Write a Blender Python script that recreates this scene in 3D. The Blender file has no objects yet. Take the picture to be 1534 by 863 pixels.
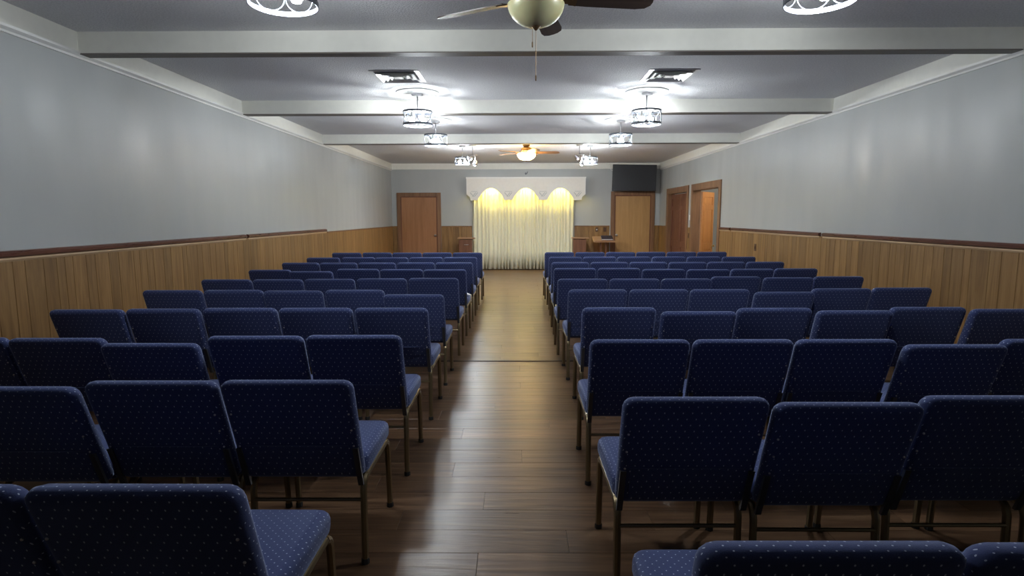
import bpy, bmesh, math, random
from mathutils import Vector, Matrix

random.seed(7)
PI = math.pi
R = math.radians
scene = bpy.context.scene
COL = scene.collection

# ------------------------------------------------------------------ camera
FPX = 880.0                     # focal length in pixels of a 1534 x 863 frame
CAM_H = 1.47
PITCH = 7.0
cam_data = bpy.data.cameras.new('camera')
cam_data.sensor_width = 36.0
cam_data.lens = FPX / 1534.0 * 36.0
cam_data.clip_start = 0.05
cam_data.clip_end = 100
cam = bpy.data.objects.new('camera', cam_data)
COL.objects.link(cam)
cam.matrix_world = (Matrix.Translation((0, 0, CAM_H)) @ Matrix.Rotation(R(0.45), 4, 'Z')
                    @ Matrix.Rotation(R(90 - PITCH), 4, 'X') @ Matrix.Rotation(R(-0.15), 4, 'Z'))
scene.camera = cam

# ------------------------------------------------------------------ world, exposure, lamp strengths
world = bpy.data.worlds.new('world')
scene.world = world
world.use_nodes = True
world.node_tree.nodes['Background'].inputs[0].default_value = (0.5, 0.6, 0.8, 1)
world.node_tree.nodes['Background'].inputs[1].default_value = 0.02
scene.view_settings.view_transform = 'Standard'
scene.view_settings.look = 'None'
scene.view_settings.gamma = 1.0
scene.view_settings.use_curve_mapping = False
scene.view_settings.exposure = 1.0
scene.cycles.use_denoising = True
scene.cycles.max_bounces = 8
scene.cycles.diffuse_bounces = 5

BULB_STRENGTH = 400.0        # bulbs of the drum lights
SPOT_STRENGTH = 1050.0        # bulbs of the ceiling spotlights
FAN_STRENGTH = 30.0          # glass bowl of the lit fan
PELMET_STRENGTH = 95.0       # lamps behind the pelmet
HALL_STRENGTH = 110.0         # globe in the next room

# ------------------------------------------------------------------ helpers
def d_at(ypx, z):
    """distance along the floor at which height z shows at image row ypx (on the middle axis)"""
    a = math.atan((ypx - 431.5) / FPX) + R(PITCH)
    return (CAM_H - z) / math.tan(a)

def link(o, parent=None):
    COL.objects.link(o)
    if parent is not None:
        o.parent = parent
    return o

def tag(o, label=None, cat=None, group=None, kind=None):
    if label: o['label'] = label
    if cat: o['category'] = cat
    if group: o['group'] = group
    if kind: o['kind'] = kind
    return o

def empty(name, loc, rz=0.0):
    o = bpy.data.objects.new(name, None)
    o.empty_display_size = 0.1
    o.location = loc
    o.rotation_euler = (0, 0, rz)
    return link(o)

def to_mesh(name, bm, mat, smooth=False):
    bmesh.ops.recalc_face_normals(bm, faces=bm.faces)
    me = bpy.data.meshes.new(name)
    bm.to_mesh(me)
    bm.free()
    if mat is not None:
        me.materials.append(mat)
    if smooth:
        me.polygons.foreach_set('use_smooth', [True] * len(me.polygons))
        if smooth == 'angle':
            try:
                me.set_sharp_from_angle(angle=R(40))
            except Exception:
                pass
    return me

def obj(name, bm, mat, parent=None, smooth=False, loc=None):
    me = to_mesh(name, bm, mat, smooth)
    o = bpy.data.objects.new(name, me)
    if loc is not None:
        o.location = loc
    return link(o, parent)

def place(name, me, parent=None, loc=(0, 0, 0), rot=(0, 0, 0)):
    o = bpy.data.objects.new(name, me)
    o.location = loc
    o.rotation_euler = rot
    return link(o, parent)

def box(bm, x0, x1, y0, y1, z0, z1):
    m = Matrix.Translation(((x0 + x1) / 2, (y0 + y1) / 2, (z0 + z1) / 2)) @ Matrix.Diagonal((abs(x1 - x0), abs(y1 - y0), abs(z1 - z0), 1))
    return bmesh.ops.create_cube(bm, size=1.0, matrix=m)['verts']

def bbox(x0, x1, y0, y1, z0, z1, bevel=0.0, seg=2):
    bm = bmesh.new()
    box(bm, x0, x1, y0, y1, z0, z1)
    if bevel:
        bmesh.ops.bevel(bm, geom=list(bm.edges), offset=bevel, segments=seg, profile=0.5, affect='EDGES')
    return bm

def rbox(bm, w, d, h, m, bevel=0.0):
    """oriented box added to bm"""
    b = bmesh.new()
    bmesh.ops.create_cube(b, size=1.0, matrix=Matrix.Diagonal((w, d, h, 1)))
    if bevel:
        bmesh.ops.bevel(b, geom=list(b.edges), offset=bevel, segments=2, profile=0.5, affect='EDGES')
    b.transform(m)
    me = bpy.data.meshes.new('tmp')
    b.to_mesh(me); b.free()
    bm.from_mesh(me)
    bpy.data.meshes.remove(me)

def tube(bm, pts, r, n=10, closed=False, flat=None):
    """sweep a circle (or a flat oval: flat=(ra, rb, up)) along points"""
    pts = [Vector(p) for p in pts]
    rings = []
    N = len(pts)
    prev = None
    for i, p in enumerate(pts):
        if closed:
            t = (pts[(i + 1) % N] - pts[i - 1]).normalized()
        else:
            t = (pts[min(i + 1, N - 1)] - pts[max(i - 1, 0)]).normalized()
        if prev is None:
            up = Vector((0, 0, 1)) if abs(t.z) < 0.9 else Vector((1, 0, 0))
        else:
            up = prev
        a = t.cross(up).normalized()
        b = a.cross(t).normalized()
        prev = b
        rad = r[i] if isinstance(r, (list, tuple)) else r
        rings.append([bm.verts.new(p + a * (rad * math.cos(2 * PI * k / n)) + b * (rad * math.sin(2 * PI * k / n))) for k in range(n)])
    m = N if closed else N - 1
    for i in range(m):
        A, B = rings[i], rings[(i + 1) % N]
        for k in range(n):
            bm.faces.new((A[k], A[(k + 1) % n], B[(k + 1) % n], B[k]))
    if not closed:
        bm.faces.new(rings[0][::-1])
        bm.faces.new(rings[-1])

def lathe(bm, prof, n=32, center=(0, 0, 0), cap=True):
    """profile (r, z) turned round z"""
    cx, cy, cz = center
    rings = []
    for r, z in prof:
        if r < 1e-5:
            rings.append([bm.verts.new((cx, cy, cz + z))])
        else:
            rings.append([bm.verts.new((cx + r * math.cos(2 * PI * k / n), cy + r * math.sin(2 * PI * k / n), cz + z)) for k in range(n)])
    for A, B in zip(rings[:-1], rings[1:]):
        for k in range(n):
            k2 = (k + 1) % n
            if len(A) == 1 and len(B) == 1:
                continue
            if len(A) == 1:
                bm.faces.new((A[0], B[k], B[k2]))
            elif len(B) == 1:
                bm.faces.new((A[k], A[k2], B[0]))
            else:
                bm.faces.new((A[k], A[k2], B[k2], B[k]))
    if cap:
        for ring in (rings[0], rings[-1]):
            if len(ring) > 2:
                bm.faces.new(ring)

def extrude_outline(bm, pts, y0, y1):
    """outline in (x, z) given thickness from y0 to y1"""
    a = [bm.verts.new((x, y0, z)) for x, z in pts]
    b = [bm.verts.new((x, y1, z)) for x, z in pts]
    n = len(pts)
    bm.faces.new(a)
    bm.faces.new(b[::-1])
    for i in range(n):
        j = (i + 1) % n
        bm.faces.new((a[i], b[i], b[j], a[j]))

# ------------------------------------------------------------------ materials
def mat(name):
    m = bpy.data.materials.new(name)
    m.use_nodes = True
    nt = m.node_tree
    b = nt.nodes['Principled BSDF']
    return m, nt, b

def setp(b, color=None, rough=None, metal=None, spec=None, sheen=None):
    if color is not None: b.inputs['Base Color'].default_value = (*color, 1)
    if rough is not None: b.inputs['Roughness'].default_value = rough
    if metal is not None: b.inputs['Metallic'].default_value = metal
    if spec is not None: b.inputs['Specular IOR Level'].default_value = spec
    if sheen is not None: b.inputs['Sheen Weight'].default_value = sheen

def N(nt, typ, **kw):
    n = nt.nodes.new(typ)
    for k, v in kw.items():
        setattr(n, k, v)
    return n

def math_n(nt, op, a, b=None, clamp=False):
    n = N(nt, 'ShaderNodeMath', operation=op)
    n.use_clamp = clamp
    for i, v in enumerate((a, b)):
        if v is None: continue
        if isinstance(v, (int, float)):
            n.inputs[i].default_value = v
        else:
            nt.links.new(v, n.inputs[i])
    return n.outputs[0]

def ramp(nt, fac, stops):
    r = N(nt, 'ShaderNodeValToRGB')
    el = r.color_ramp.elements
    el[0].position, el[0].color = stops[0][0], (*stops[0][1], 1)
    el[1].position, el[1].color = stops[-1][0], (*stops[-1][1], 1)
    for p, c in stops[1:-1]:
        e = el.new(p); e.color = (*c, 1)
    nt.links.new(fac, r.inputs[0])
    return r.outputs[0]

def mapped(nt, scale=(1, 1, 1), coord='Object', add=None):
    tc = N(nt, 'ShaderNodeTexCoord')
    mp = N(nt, 'ShaderNodeMapping')
    mp.inputs['Scale'].default_value = scale
    src = tc.outputs[coord]
    if add is not None:
        va = N(nt, 'ShaderNodeVectorMath', operation='ADD')
        nt.links.new(src, va.inputs[0]); nt.links.new(add, va.inputs[1])
        src = va.outputs[0]
    nt.links.new(src, mp.inputs[0])
    return mp.outputs[0]

def noise(nt, vec, scale, detail=3.0, rough=0.5, dist=0.0):
    n = N(nt, 'ShaderNodeTexNoise')
    n.inputs['Scale'].default_value = scale
    n.inputs['Detail'].default_value = detail
    n.inputs['Roughness'].default_value = rough
    n.inputs['Distortion'].default_value = dist
    nt.links.new(vec, n.inputs['Vector'])
    return n.outputs[0]

def bump(nt, b, h, strength, dist=0.01):
    n = N(nt, 'ShaderNodeBump')
    n.inputs['Strength'].default_value = strength
    n.inputs['Distance'].default_value = dist
    nt.links.new(h, n.inputs['Height'])
    nt.links.new(n.outputs[0], b.inputs['Normal'])

def plain(name, color, rough=0.5, metal=0.0, spec=0.5):
    """plain material with a faint procedural mottle"""
    m, nt, b = mat(name)
    setp(b, color, rough, metal, spec)
    v = mapped(nt)
    nz = noise(nt, v, 14.0, 3)
    c = ramp(nt, nz, [(0.3, tuple(x * 0.98 for x in color)), (0.7, tuple(min(1, x * 1.02) for x in color))])
    nt.links.new(c, b.inputs['Base Color'])
    return m

def emit(name, color, strength):
    m, nt, b = mat(name)
    setp(b, (0.9, 0.9, 0.9), 0.4)
    b.inputs['Emission Color'].default_value = (*color, 1)
    b.inputs['Emission Strength'].default_value = strength
    return m

def wood(name, c_dark, c_mid, c_light, rough=0.4, grain_axis='z', scale=1.0, vary=0.25, spec=0.4, bumpy=0.08, dist=0.8):
    """streaky wood, grain along one axis; each board its own tone and cut"""
    m, nt, b = mat(name)
    setp(b, c_mid, rough, 0, spec)
    oi = N(nt, 'ShaderNodeObjectInfo')
    ge = N(nt, 'ShaderNodeNewGeometry')
    rnd = math_n(nt, 'FRACT', math_n(nt, 'ADD', oi.outputs['Random'], ge.outputs['Random Per Island']))
    off = N(nt, 'ShaderNodeCombineXYZ')
    r30 = math_n(nt, 'MULTIPLY', rnd, 37.0)
    for i in range(3): nt.links.new(r30, off.inputs[i])
    s = {'x': (0.6, 9, 9), 'y': (9, 0.6, 9), 'z': (9, 9, 0.6)}[grain_axis]
    v = mapped(nt, tuple(k * scale for k in s), add=off.outputs[0])
    n1 = noise(nt, v, 1.6, 5, 0.6, dist)
    v2 = mapped(nt, tuple(k * scale * 5 for k in s), add=off.outputs[0])
    n2 = noise(nt, v2, 2.0, 3, 0.6)
    f = math_n(nt, 'ADD', math_n(nt, 'MULTIPLY', n1, 0.75), math_n(nt, 'MULTIPLY', n2, 0.25))
    c = ramp(nt, f, [(0.3, c_dark), (0.5, c_mid), (0.72, c_light)])
    hs = N(nt, 'ShaderNodeHueSaturation')
    nt.links.new(c, hs.inputs['Color'])
    val = math_n(nt, 'ADD', math_n(nt, 'MULTIPLY', rnd, 2 * vary), 1.0 - vary)
    nt.links.new(val, hs.inputs['Value'])
    nt.links.new(hs.outputs[0], b.inputs['Base Color'])
    rr = math_n(nt, 'ADD', math_n(nt, 'MULTIPLY', n2, 0.2), rough - 0.1)
    nt.links.new(rr, b.inputs['Roughness'])
    bump(nt, b, f, bumpy, 0.01)
    return m

M = {}
# painted walls: satin grey with roller streaks in the gloss
m, nt, b = mat('wall_paint'); setp(b, (0.40, 0.425, 0.43), 0.42, 0, 0.4)
v = mapped(nt, (1.2, 1.2, 0.35)); n1 = noise(nt, v, 2.2, 4, 0.6)
v2 = mapped(nt); n2 = noise(nt, v2, 90, 2)
c = ramp(nt, n1, [(0.2, (0.40, 0.422, 0.425)), (0.8, (0.44, 0.46, 0.455))])
nt.links.new(c, b.inputs['Base Color'])
v3 = mapped(nt, (2.5, 2.5, 0.45)); n3 = noise(nt, v3, 1.6, 2, 0.5)
nt.links.new(ramp(nt, n3, [(0.2, (0.28,) * 3), (0.8, (0.50,) * 3)]), b.inputs['Roughness'])
bump(nt, b, n2, 0.04, 0.004)
M['wall'] = m
# sprayed ceiling
m, nt, b = mat('sprayed_ceiling'); setp(b, (0.74, 0.74, 0.75), 0.9, 0, 0.2)
v = mapped(nt); n1 = noise(nt, v, 70, 3, 0.65)
nt.links.new(ramp(nt, n1, [(0.35, (0.74, 0.74, 0.745)), (0.65, (0.88, 0.88, 0.88))]), b.inputs['Base Color'])
bump(nt, b, n1, 0.9, 0.012)
M['ceiling'] = m
M['trim'] = plain('cream_trim_paint', (0.80, 0.79, 0.72), 0.45)
M['soffit'] = plain('soffit_shaded_brown', (0.20, 0.175, 0.15), 0.5)  # brown wood tone with the shade under the beams put into it
M['duct'] = plain('duct_grey', (0.28, 0.29, 0.30), 0.6)
M['white'] = plain('white_enamel', (0.80, 0.80, 0.77), 0.4)
M['panel'] = wood('wall_panel_wood', (0.15, 0.075, 0.024), (0.245, 0.132, 0.046), (0.35, 0.205, 0.080), 0.42, 'z', 1.0, 0.17, 0.4, 0.08, 1.6)
M['groove'] = plain('groove_brown', (0.07, 0.035, 0.014), 0.7)
M['rail'] = wood('dark_rail_wood', (0.06, 0.018, 0.010), (0.10, 0.032, 0.018), (0.15, 0.05, 0.03), 0.3, 'y', 1.0, 0.1)
M['rail_light'] = wood('pale_rail_wood', (0.35, 0.22, 0.11), (0.45, 0.30, 0.17), (0.55, 0.38, 0.22), 0.4, 'y', 1.0, 0.1)
M['casing'] = wood('casing_wood', (0.14, 0.07, 0.035), (0.22, 0.115, 0.06), (0.30, 0.16, 0.085), 0.4, 'z', 1.2, 0.1)
M['door_red'] = wood('reddish_door_veneer', (0.27, 0.125, 0.055), (0.35, 0.165, 0.075), (0.42, 0.205, 0.10), 0.4, 'z', 0.7, 0.03)
M['door_gold'] = wood('golden_door_veneer', (0.37, 0.205, 0.08), (0.45, 0.26, 0.105), (0.54, 0.325, 0.14), 0.4, 'z', 0.7, 0.03)
M['door_dark'] = wood('dark_door_wood', (0.11, 0.040, 0.022), (0.16, 0.062, 0.035), (0.21, 0.085, 0.05), 0.4, 'z', 0.9, 0.08)
M['door_orange'] = wood('orange_door_wood', (0.34, 0.13, 0.04), (0.42, 0.18, 0.055), (0.50, 0.23, 0.08), 0.4, 'z', 0.9, 0.05)
M['furniture'] = wood('stand_wood', (0.10, 0.042, 0.022), (0.15, 0.065, 0.035), (0.22, 0.10, 0.055), 0.35, 'z', 1.0, 0.05)
M['shelf'] = wood('stand_top_wood', (0.25, 0.13, 0.065), (0.34, 0.19, 0.10), (0.42, 0.25, 0.14), 0.35, 'x', 1.0, 0.05)
M['plank'] = wood('floor_plank_wood', (0.042, 0.021, 0.011), (0.110, 0.059, 0.031), (0.20, 0.118, 0.066), 0.32, 'x', 0.7, 0.20, 0.5, 0.22, 2.2)
M['subfloor'] = plain('subfloor_dark', (0.02, 0.012, 0.008), 0.8)
M['strip'] = plain('dark_metal_strip', (0.05, 0.04, 0.03), 0.35, 0.6)
M['curtain'] = plain('cream_curtain_cloth', (0.77, 0.76, 0.60), 0.85)
M['pelmet'] = plain('pelmet_paint', (0.78, 0.76, 0.70), 0.45)
M['relief'] = plain('pelmet_relief_grey', (0.52, 0.53, 0.50), 0.5)
m, nt, b = mat('tv_screen_black'); setp(b, (0.018, 0.019, 0.024), 0.3); M['tv'] = m
v = mapped(nt); nt.links.new(ramp(nt, noise(nt, v, 2.0, 1), [(0.3, (0.016, 0.017, 0.021)), (0.7, (0.02, 0.021, 0.026))]), b.inputs['Base Color'])
M['black'] = plain('black_plastic', (0.02, 0.02, 0.022), 0.4)
M['chrome'] = plain('brushed_nickel', (0.62, 0.62, 0.64), 0.28, 1.0)
M['iron'] = plain('dark_iron', (0.10, 0.11, 0.13), 0.4, 0.7)
M['brass'] = plain('antique_brass', (0.50, 0.36, 0.16), 0.3, 1.0)
M['bronze'] = plain('fan_bronze', (0.18, 0.11, 0.05), 0.35, 0.7)
M['blade'] = wood('fan_blade_wood', (0.03, 0.02, 0.015), (0.055, 0.038, 0.028), (0.09, 0.06, 0.045), 0.4, 'x', 1.0, 0.05)
M['leg'] = plain('bronze_vein_steel', (0.24, 0.185, 0.105), 0.32, 0.75)
M['foot'] = plain('black_foot_cap', (0.015, 0.015, 0.015), 0.6)
M['plate_brown'] = plain('brown_switch_plate', (0.09, 0.04, 0.02), 0.4)
M['paper'] = plain('white_paper', (0.85, 0.86, 0.88), 0.7)
M['book'] = plain('dark_book_cover', (0.035, 0.025, 0.035), 0.5)
M['bulb'] = emit('lit_bulb', (0.90, 0.96, 1.0), BULB_STRENGTH)
M['spot'] = emit('lit_spot', (0.88, 0.95, 1.0), SPOT_STRENGTH)
M['fan_lit'] = emit('lit_amber_bowl', (1.0, 0.62, 0.20), FAN_STRENGTH)
M['pelmet_lamp'] = emit('warm_tube', (1.0, 0.80, 0.18), PELMET_STRENGTH)
M['hall_lamp'] = emit('hall_globe', (1.0, 0.93, 0.80), HALL_STRENGTH)
M['pilot'] = emit('pilot_lamp', (1.0, 0.9, 0.75), 3.0)
m, nt, b = mat('unlit_frosted_bowl'); setp(b, (0.62, 0.60, 0.33), 0.35)
v = mapped(nt); n1 = noise(nt, v, 6, 3)
nt.links.new(ramp(nt, n1, [(0.3, (0.55, 0.52, 0.27)), (0.7, (0.68, 0.66, 0.40))]), b.inputs['Base Color'])
b.inputs['Subsurface Weight'].default_value = 0.2
M['bowl'] = m
m, nt, b = mat('clear_glass'); setp(b, (0.95, 0.97, 1.0), 0.05)
b.inputs['Transmission Weight'].default_value = 1.0
b.inputs['IOR'].default_value = 1.45
M['glass'] = m

# navy upholstery with a diamond lattice of pale dots
def fabric(name, base, dark):
    m, nt, b = mat(name)
    setp(b, base, 0.85, 0, 0.2, 0.5)
    b.inputs['Sheen Roughness'].default_value = 0.4
    b.inputs['Sheen Tint'].default_value = (0.6, 0.7, 1.0, 1)
    tc = N(nt, 'ShaderNodeTexCoord')
    sp = N(nt, 'ShaderNodeSeparateXYZ'); nt.links.new(tc.outputs['Object'], sp.inputs[0])
    sn = N(nt, 'ShaderNodeSeparateXYZ'); nt.links.new(tc.outputs['Normal'], sn.inputs[0])
    side = math_n(nt, 'GREATER_THAN', math_n(nt, 'ABSOLUTE', sn.outputs[0]), 0.75)
    inv = math_n(nt, 'SUBTRACT', 1.0, side)
    u = math_n(nt, 'ADD', math_n(nt, 'MULTIPLY', sp.outputs[0], inv), math_n(nt, 'MULTIPLY', sp.outputs[1], side))
    vv = math_n(nt, 'ADD', math_n(nt, 'MULTIPLY', sp.outputs[1], inv), sp.outputs[2])
    P = 0.032
    a = math_n(nt, 'MULTIPLY', math_n(nt, 'ADD', u, vv), 1 / P)
    c_ = math_n(nt, 'MULTIPLY', math_n(nt, 'SUBTRACT', u, vv), 1 / P)
    fa = math_n(nt, 'SUBTRACT', math_n(nt, 'FRACT', math_n(nt, 'ADD', a, 100.5)), 0.5)
    fc = math_n(nt, 'SUBTRACT', math_n(nt, 'FRACT', math_n(nt, 'ADD', c_, 100.5)), 0.5)
    d2 = math_n(nt, 'ADD', math_n(nt, 'MULTIPLY', fa, fa), math_n(nt, 'MULTIPLY', fc, fc))
    dot = math_n(nt, 'LESS_THAN', d2, 0.0078)
    nz = noise(nt, tc.outputs['Object'], 420, 2)
    base_c = ramp(nt, nz, [(0.3, dark), (0.7, base)])
    mx = N(nt, 'ShaderNodeMix', data_type='RGBA')
    nt.links.new(dot, mx.inputs[0]); nt.links.new(base_c, mx.inputs[6])
    mx.inputs[7].default_value = (0.44, 0.50, 0.66, 1)
    nt.links.new(mx.outputs[2], b.inputs['Base Color'])
    bump(nt, b, nz, 0.25, 0.002)
    return m
M['fabric'] = fabric('navy_dotted_fabric', (0.049, 0.066, 0.172), (0.036, 0.049, 0.130))

# ------------------------------------------------------------------ room shell
XL, XR = -3.41, 3.91
YB, YR = 16.22, -6.0             # curtain wall, wall behind the camera
ZC, ZB = 2.885, 2.727            # ceiling, underside of beams and fascia
XC = (XL + XR) / 2
T = 0.14

def struct(name, bm, m, parent=None, smooth=False):
    o = obj(name, bm, m, parent, smooth)
    if parent is None:
        o['kind'] = 'structure'
    return o

floor = struct('floor', bbox(XL - T, XR + 3.2, YR - T, YB + T, -0.12, -0.006), M['subfloor'])
ceiling = struct('ceiling', bbox(XL - T, XR + 3.2, YR - T, YB + T, ZC, ZC + 0.1), M['ceiling'])
wall_left = struct('wall_left', bbox(XL - T, XL, YR - T, YB + T, -0.12, ZC), M['wall'])
wall_back = struct('wall_back', bbox(XL, XR + 3.2, YB, YB + T, -0.12, ZC), M['wall'])
wall_rear = struct('wall_front', bbox(XL, XR + 3.2, YR - T, YR, -0.12, ZC), M['wall'])
# right wall with two door openings
D2A, D2B = 11.48, 13.14          # open doorway
D1A, D1B = 13.61, 15.30          # doorway with the shut dark door
DH = 2.03
bm = bmesh.new()
for y0, y1, z0 in ((YR, D2A, -0.12), (D2A, D2B, DH), (D2B, D1A, -0.12), (D1A, D1B, DH), (D1B, YB, -0.12)):
    box(bm, XR, XR + T, y0, y1, z0, ZC)
wall_right = struct('wall_right', bm, M['wall'])
# next room seen through the open doorway
wall_hall = struct('wall_hall', bbox(XR + 3.0, XR + 3.2, 9.6, YB, -0.12, ZC), M['wall'])
wall_hall_near = struct('wall_hall_near', bbox(XR + T, XR + 3.0, 9.4, 9.6, -0.12, ZC), M['wall'])

# floor planks: rows across the room, staggered joints
PW, PL = 0.19, 1.22
def plank_mesh(L):
    bm = bmesh.new()
    g = 0.0006
    vs = box(bm, g, L - g, g, PW - g, -0.006, 0.0)
    top = [e for e in bm.edges if all(v.co.z > -0.001 for v in e.verts)]
    bmesh.ops.bevel(bm, geom=top, offset=0.0009, segments=1, affect='EDGES')
    return to_mesh('plank', bm, M['plank'])
cache = {}
rng = random.Random(3)
far = bmesh.new()
n_single = 0
y = 0.9
row = 0
while y < YB:
    x = XL
    first = PL * ((row * 0.37) % 1.0) or PL
    first = max(0.2, round(first / 0.2) * 0.2)
    L = first
    while x < XR - 1e-4:
        L = min(L, XR - x)
        Lk = round(L, 3)
        if n_single < 296 and y < 8.6:
            if Lk not in cache:
                cache[Lk] = plank_mesh(Lk)
            place('plank', cache[Lk], floor, (x, y, 0))
            n_single += 1
        else:
            g = 0.0012
            box(far, x + g, x + L - g, y + g, min(y + PW, YB) - g, -0.006, 0.0)
        x += L
        L = PL
    y += PW
    row += 1
y = 0.9 - PW
while y > YR:                       # behind the frame
    box(far, XL, XR, y, y + PW - 0.002, -0.006, 0.0)
    y -= PW
o = obj('plank_field', far, M['plank'], floor)
o['kind'] = 'stuff'
# transition strip across the floor
strip_y = d_at(541, 0.0)
bm = bmesh.new()
prof = [(-0.022, 0.0005), (-0.016, 0.006), (0, 0.008), (0.016, 0.006), (0.022, 0.0005)]
a = [bm.verts.new((XL + 0.02, strip_y + p, z)) for p, z in prof]
c = [bm.verts.new((XR - 0.02, strip_y + p, z)) for p, z in prof]
for i in range(len(prof) - 1):
    bm.faces.new((a[i], a[i + 1], c[i + 1], c[i]))
bm.faces.new(a); bm.faces.new(c[::-1]); bm.faces.new((a[0], c[0], c[-1], a[-1]))
struct('trim_1', bm, M['strip'])

# wainscot boards: irregular widths with open grooves, on a dark backing
WH = 1.20
WIDTHS = [0.10, 0.16, 0.12, 0.20, 0.08, 0.14]
wcache = {}
def board_mesh(w, along):
    k = (w, along)
    if k not in wcache:
        bm = bmesh.new()
        g = 0.0012
        if along == 'y':
            box(bm, -0.006, 0.006, g, w - g, 0.0, WH)
        else:
            box(bm, g, w - g, -0.006, 0.006, 0.0, WH)
        ed = [e for e in bm.edges if abs(e.verts[0].co.z - e.verts[1].co.z) > 0.5]
        bmesh.ops.bevel(bm, geom=ed, offset=0.002, segments=1, affect='EDGES')
        wcache[k] = to_mesh('panel_board', bm, M['panel'])
    return wcache[k]
rngw = random.Random(11)
def wainscot(parent, along, p0, p1, fixed, side):
    """boards from p0 to p1 along an axis, standing at the fixed coordinate on the given side"""
    bm = bmesh.new()
    if along == 'y':
        box(bm, fixed, fixed + side * 0.004, p0, p1, 0, WH)
    else:
        box(bm, p0, p1, fixed, fixed + side * 0.004, 0, WH)
    obj('panel_backing', bm, M['groove'], parent)
    p = p0
    i = rngw.randrange(6)
    while p < p1 - 0.02:
        w = WIDTHS[i % 6] if rngw.random() < 0.75 else rngw.choice(WIDTHS)
        w = min(w, p1 - p)
        if p1 - p - w < 0.03: w = p1 - p
        loc = (fixed + side * 0.010, p, 0) if along == 'y' else (p, fixed + side * 0.010, 0)
        place('panel_board', board_mesh(round(w, 3), along), parent, loc)
        p += w; i += 1
wainscot(wall_left, 'y', 1.2, YB - 0.002, XL, 1)
wainscot(wall_right, 'y', 2.2, D2A - 0.13, XR, -1)
wainscot(wall_right, 'y', D2B + 0.13, D1A - 0.13, XR, -1)
wainscot(wall_right, 'y', D1B + 0.13, YB - 0.002, XR, -1)
# back-wall door frames, measured on the wall
DL0, DL1 = -3.17, -2.17          # reddish door
DR0, DR1 = 2.68, 3.67            # golden door
CUR0, CUR1 = -1.20, 1.57         # curtain
wainscot(wall_back, 'x', DL1 + 0.11, CUR0 - 0.02, YB, -1)
wainscot(wall_back, 'x', CUR1 + 0.02, DR0 - 0.13, YB, -1)
wainscot(wall_back, 'x', DR1 + 0.11, XR - 0.02, YB, -1)
wainscot(wall_back, 'x', XL + 0.02, DL0 - 0.11, YB, -1)
wainscot(wall_hall, 'y', 9.62, YB - 0.02, XR + 3.0, -1)

# chair rails: dark cap over a pale lip, in lengths that stop under the beams
def rail(name, along, p0, p1, fixed, side, dark=True):
    prof_d = [(0.0, 0.0), (0.020, 0.0), (0.036, 0.012), (0.036, 0.030), (0.024, 0.044), (0.0, 0.048)]
    prof_l = [(0.0, -0.026), (0.018, -0.026), (0.024, -0.012), (0.018, 0.0), (0.0, 0.0)]
    def sweep(prof):
        bm = bmesh.new()
        vs = []
        for p in (p0, p1):
            ring = []
            for d, z in prof:
                q = (fixed + side * d, p, WH + z) if along == 'y' else (p, fixed + side * d, WH + z)
                ring.append(bm.verts.new(q))
            vs.append(ring)
        n = len(prof)
        for i in range(n):
            bm.faces.new((vs[0][i], vs[0][(i + 1) % n], vs[1][(i + 1) % n], vs[1][i]))
        bm.faces.new(vs[0][::-1]); bm.faces.new(vs[1])
        return bm
    if dark:
        o = struct(name, sweep(prof_d), M['rail'])
        obj('rail_lip', sweep(prof_l), M['rail_light'], o)
    else:
        o = struct(name, sweep(prof_l), M['casing'])
    return o
B1, B2, B3 = 4.70, 7.43, 10.46   # front faces of the beams
rail('trim_2', 'y', 0.5, 7.36, XL, 1)
rail('trim_3', 'y', 7.42, 10.5, XL, 1)
rail('trim_4', 'y', 10.56, YB - 0.03, XL, 1, False)
rail('trim_5', 'y', 0.5, 7.52, XR, -1)
rail('trim_6', 'y', 7.60, 10.72, XR, -1)
rail('trim_7', 'y', 10.80, D2A - 0.13, XR, -1)
rail('trim_8', 'x', DL1 + 0.11, CUR0 - 0.02, YB, -1, False)
rail('trim_9', 'x', CUR1 + 0.02, DR0 - 0.13, YB, -1, False)

# ceiling beams, fascia boards and crown strip
def beam(name, y0, th):
    bm = bbox(XL + 0.03, XR - 0.03, y0, y0 + th, ZB, ZC)
    o = struct(name, bm, M['trim'])
    bm = bmesh.new()
    box(bm, XL + 0.03, XR - 0.03, y0 + th, y0 + th + 0.03, ZC - 0.045, ZC)
    obj('beam_cove', bm, M['trim'], o)
    obj('shaded_beam_soffit', bbox(XL + 0.03, XR - 0.03, y0 + 0.004, y0 + th - 0.004, ZB - 0.008, ZB), M['soffit'], o)  # added board, its dark colour holds the underside's shade
    return o
beam('trim_10', B1, 0.12)
beam('trim_11', B2, 0.14)
beam('trim_12', B3, 0.14)
for name, x0, s in (('trim_13', XL, 1), ('trim_14', XR, -1)):
    bm = bmesh.new()
    box(bm, x0, x0 + s * 0.03, YR, YB, ZB, ZC)
    o = struct(name, bm, M['trim'])
    bm = bmesh.new()
    pr = [(0, ZB - 0.035), (0.012, ZB - 0.035), (0.018, ZB - 0.02), (0.04, ZB - 0.004), (0.045, ZB + 0.012), (0, ZB + 0.012)]
    A = [bm.verts.new((x0 + s * d, YR, z)) for d, z in pr]
    B = [bm.verts.new((x0 + s * d, YB, z)) for d, z in pr]
    for i in range(len(pr)):
        j = (i + 1) % len(pr)
        bm.faces.new((A[i], A[j], B[j], B[i]))
    bm.faces.new(A); bm.faces.new(B[::-1])
    obj('crown_strip', bm, M['white'], o)
struct('trim_15', bbox(XL + 0.03, XR - 0.03, YB - 0.03, YB, ZB, ZC), M['trim'])

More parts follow.
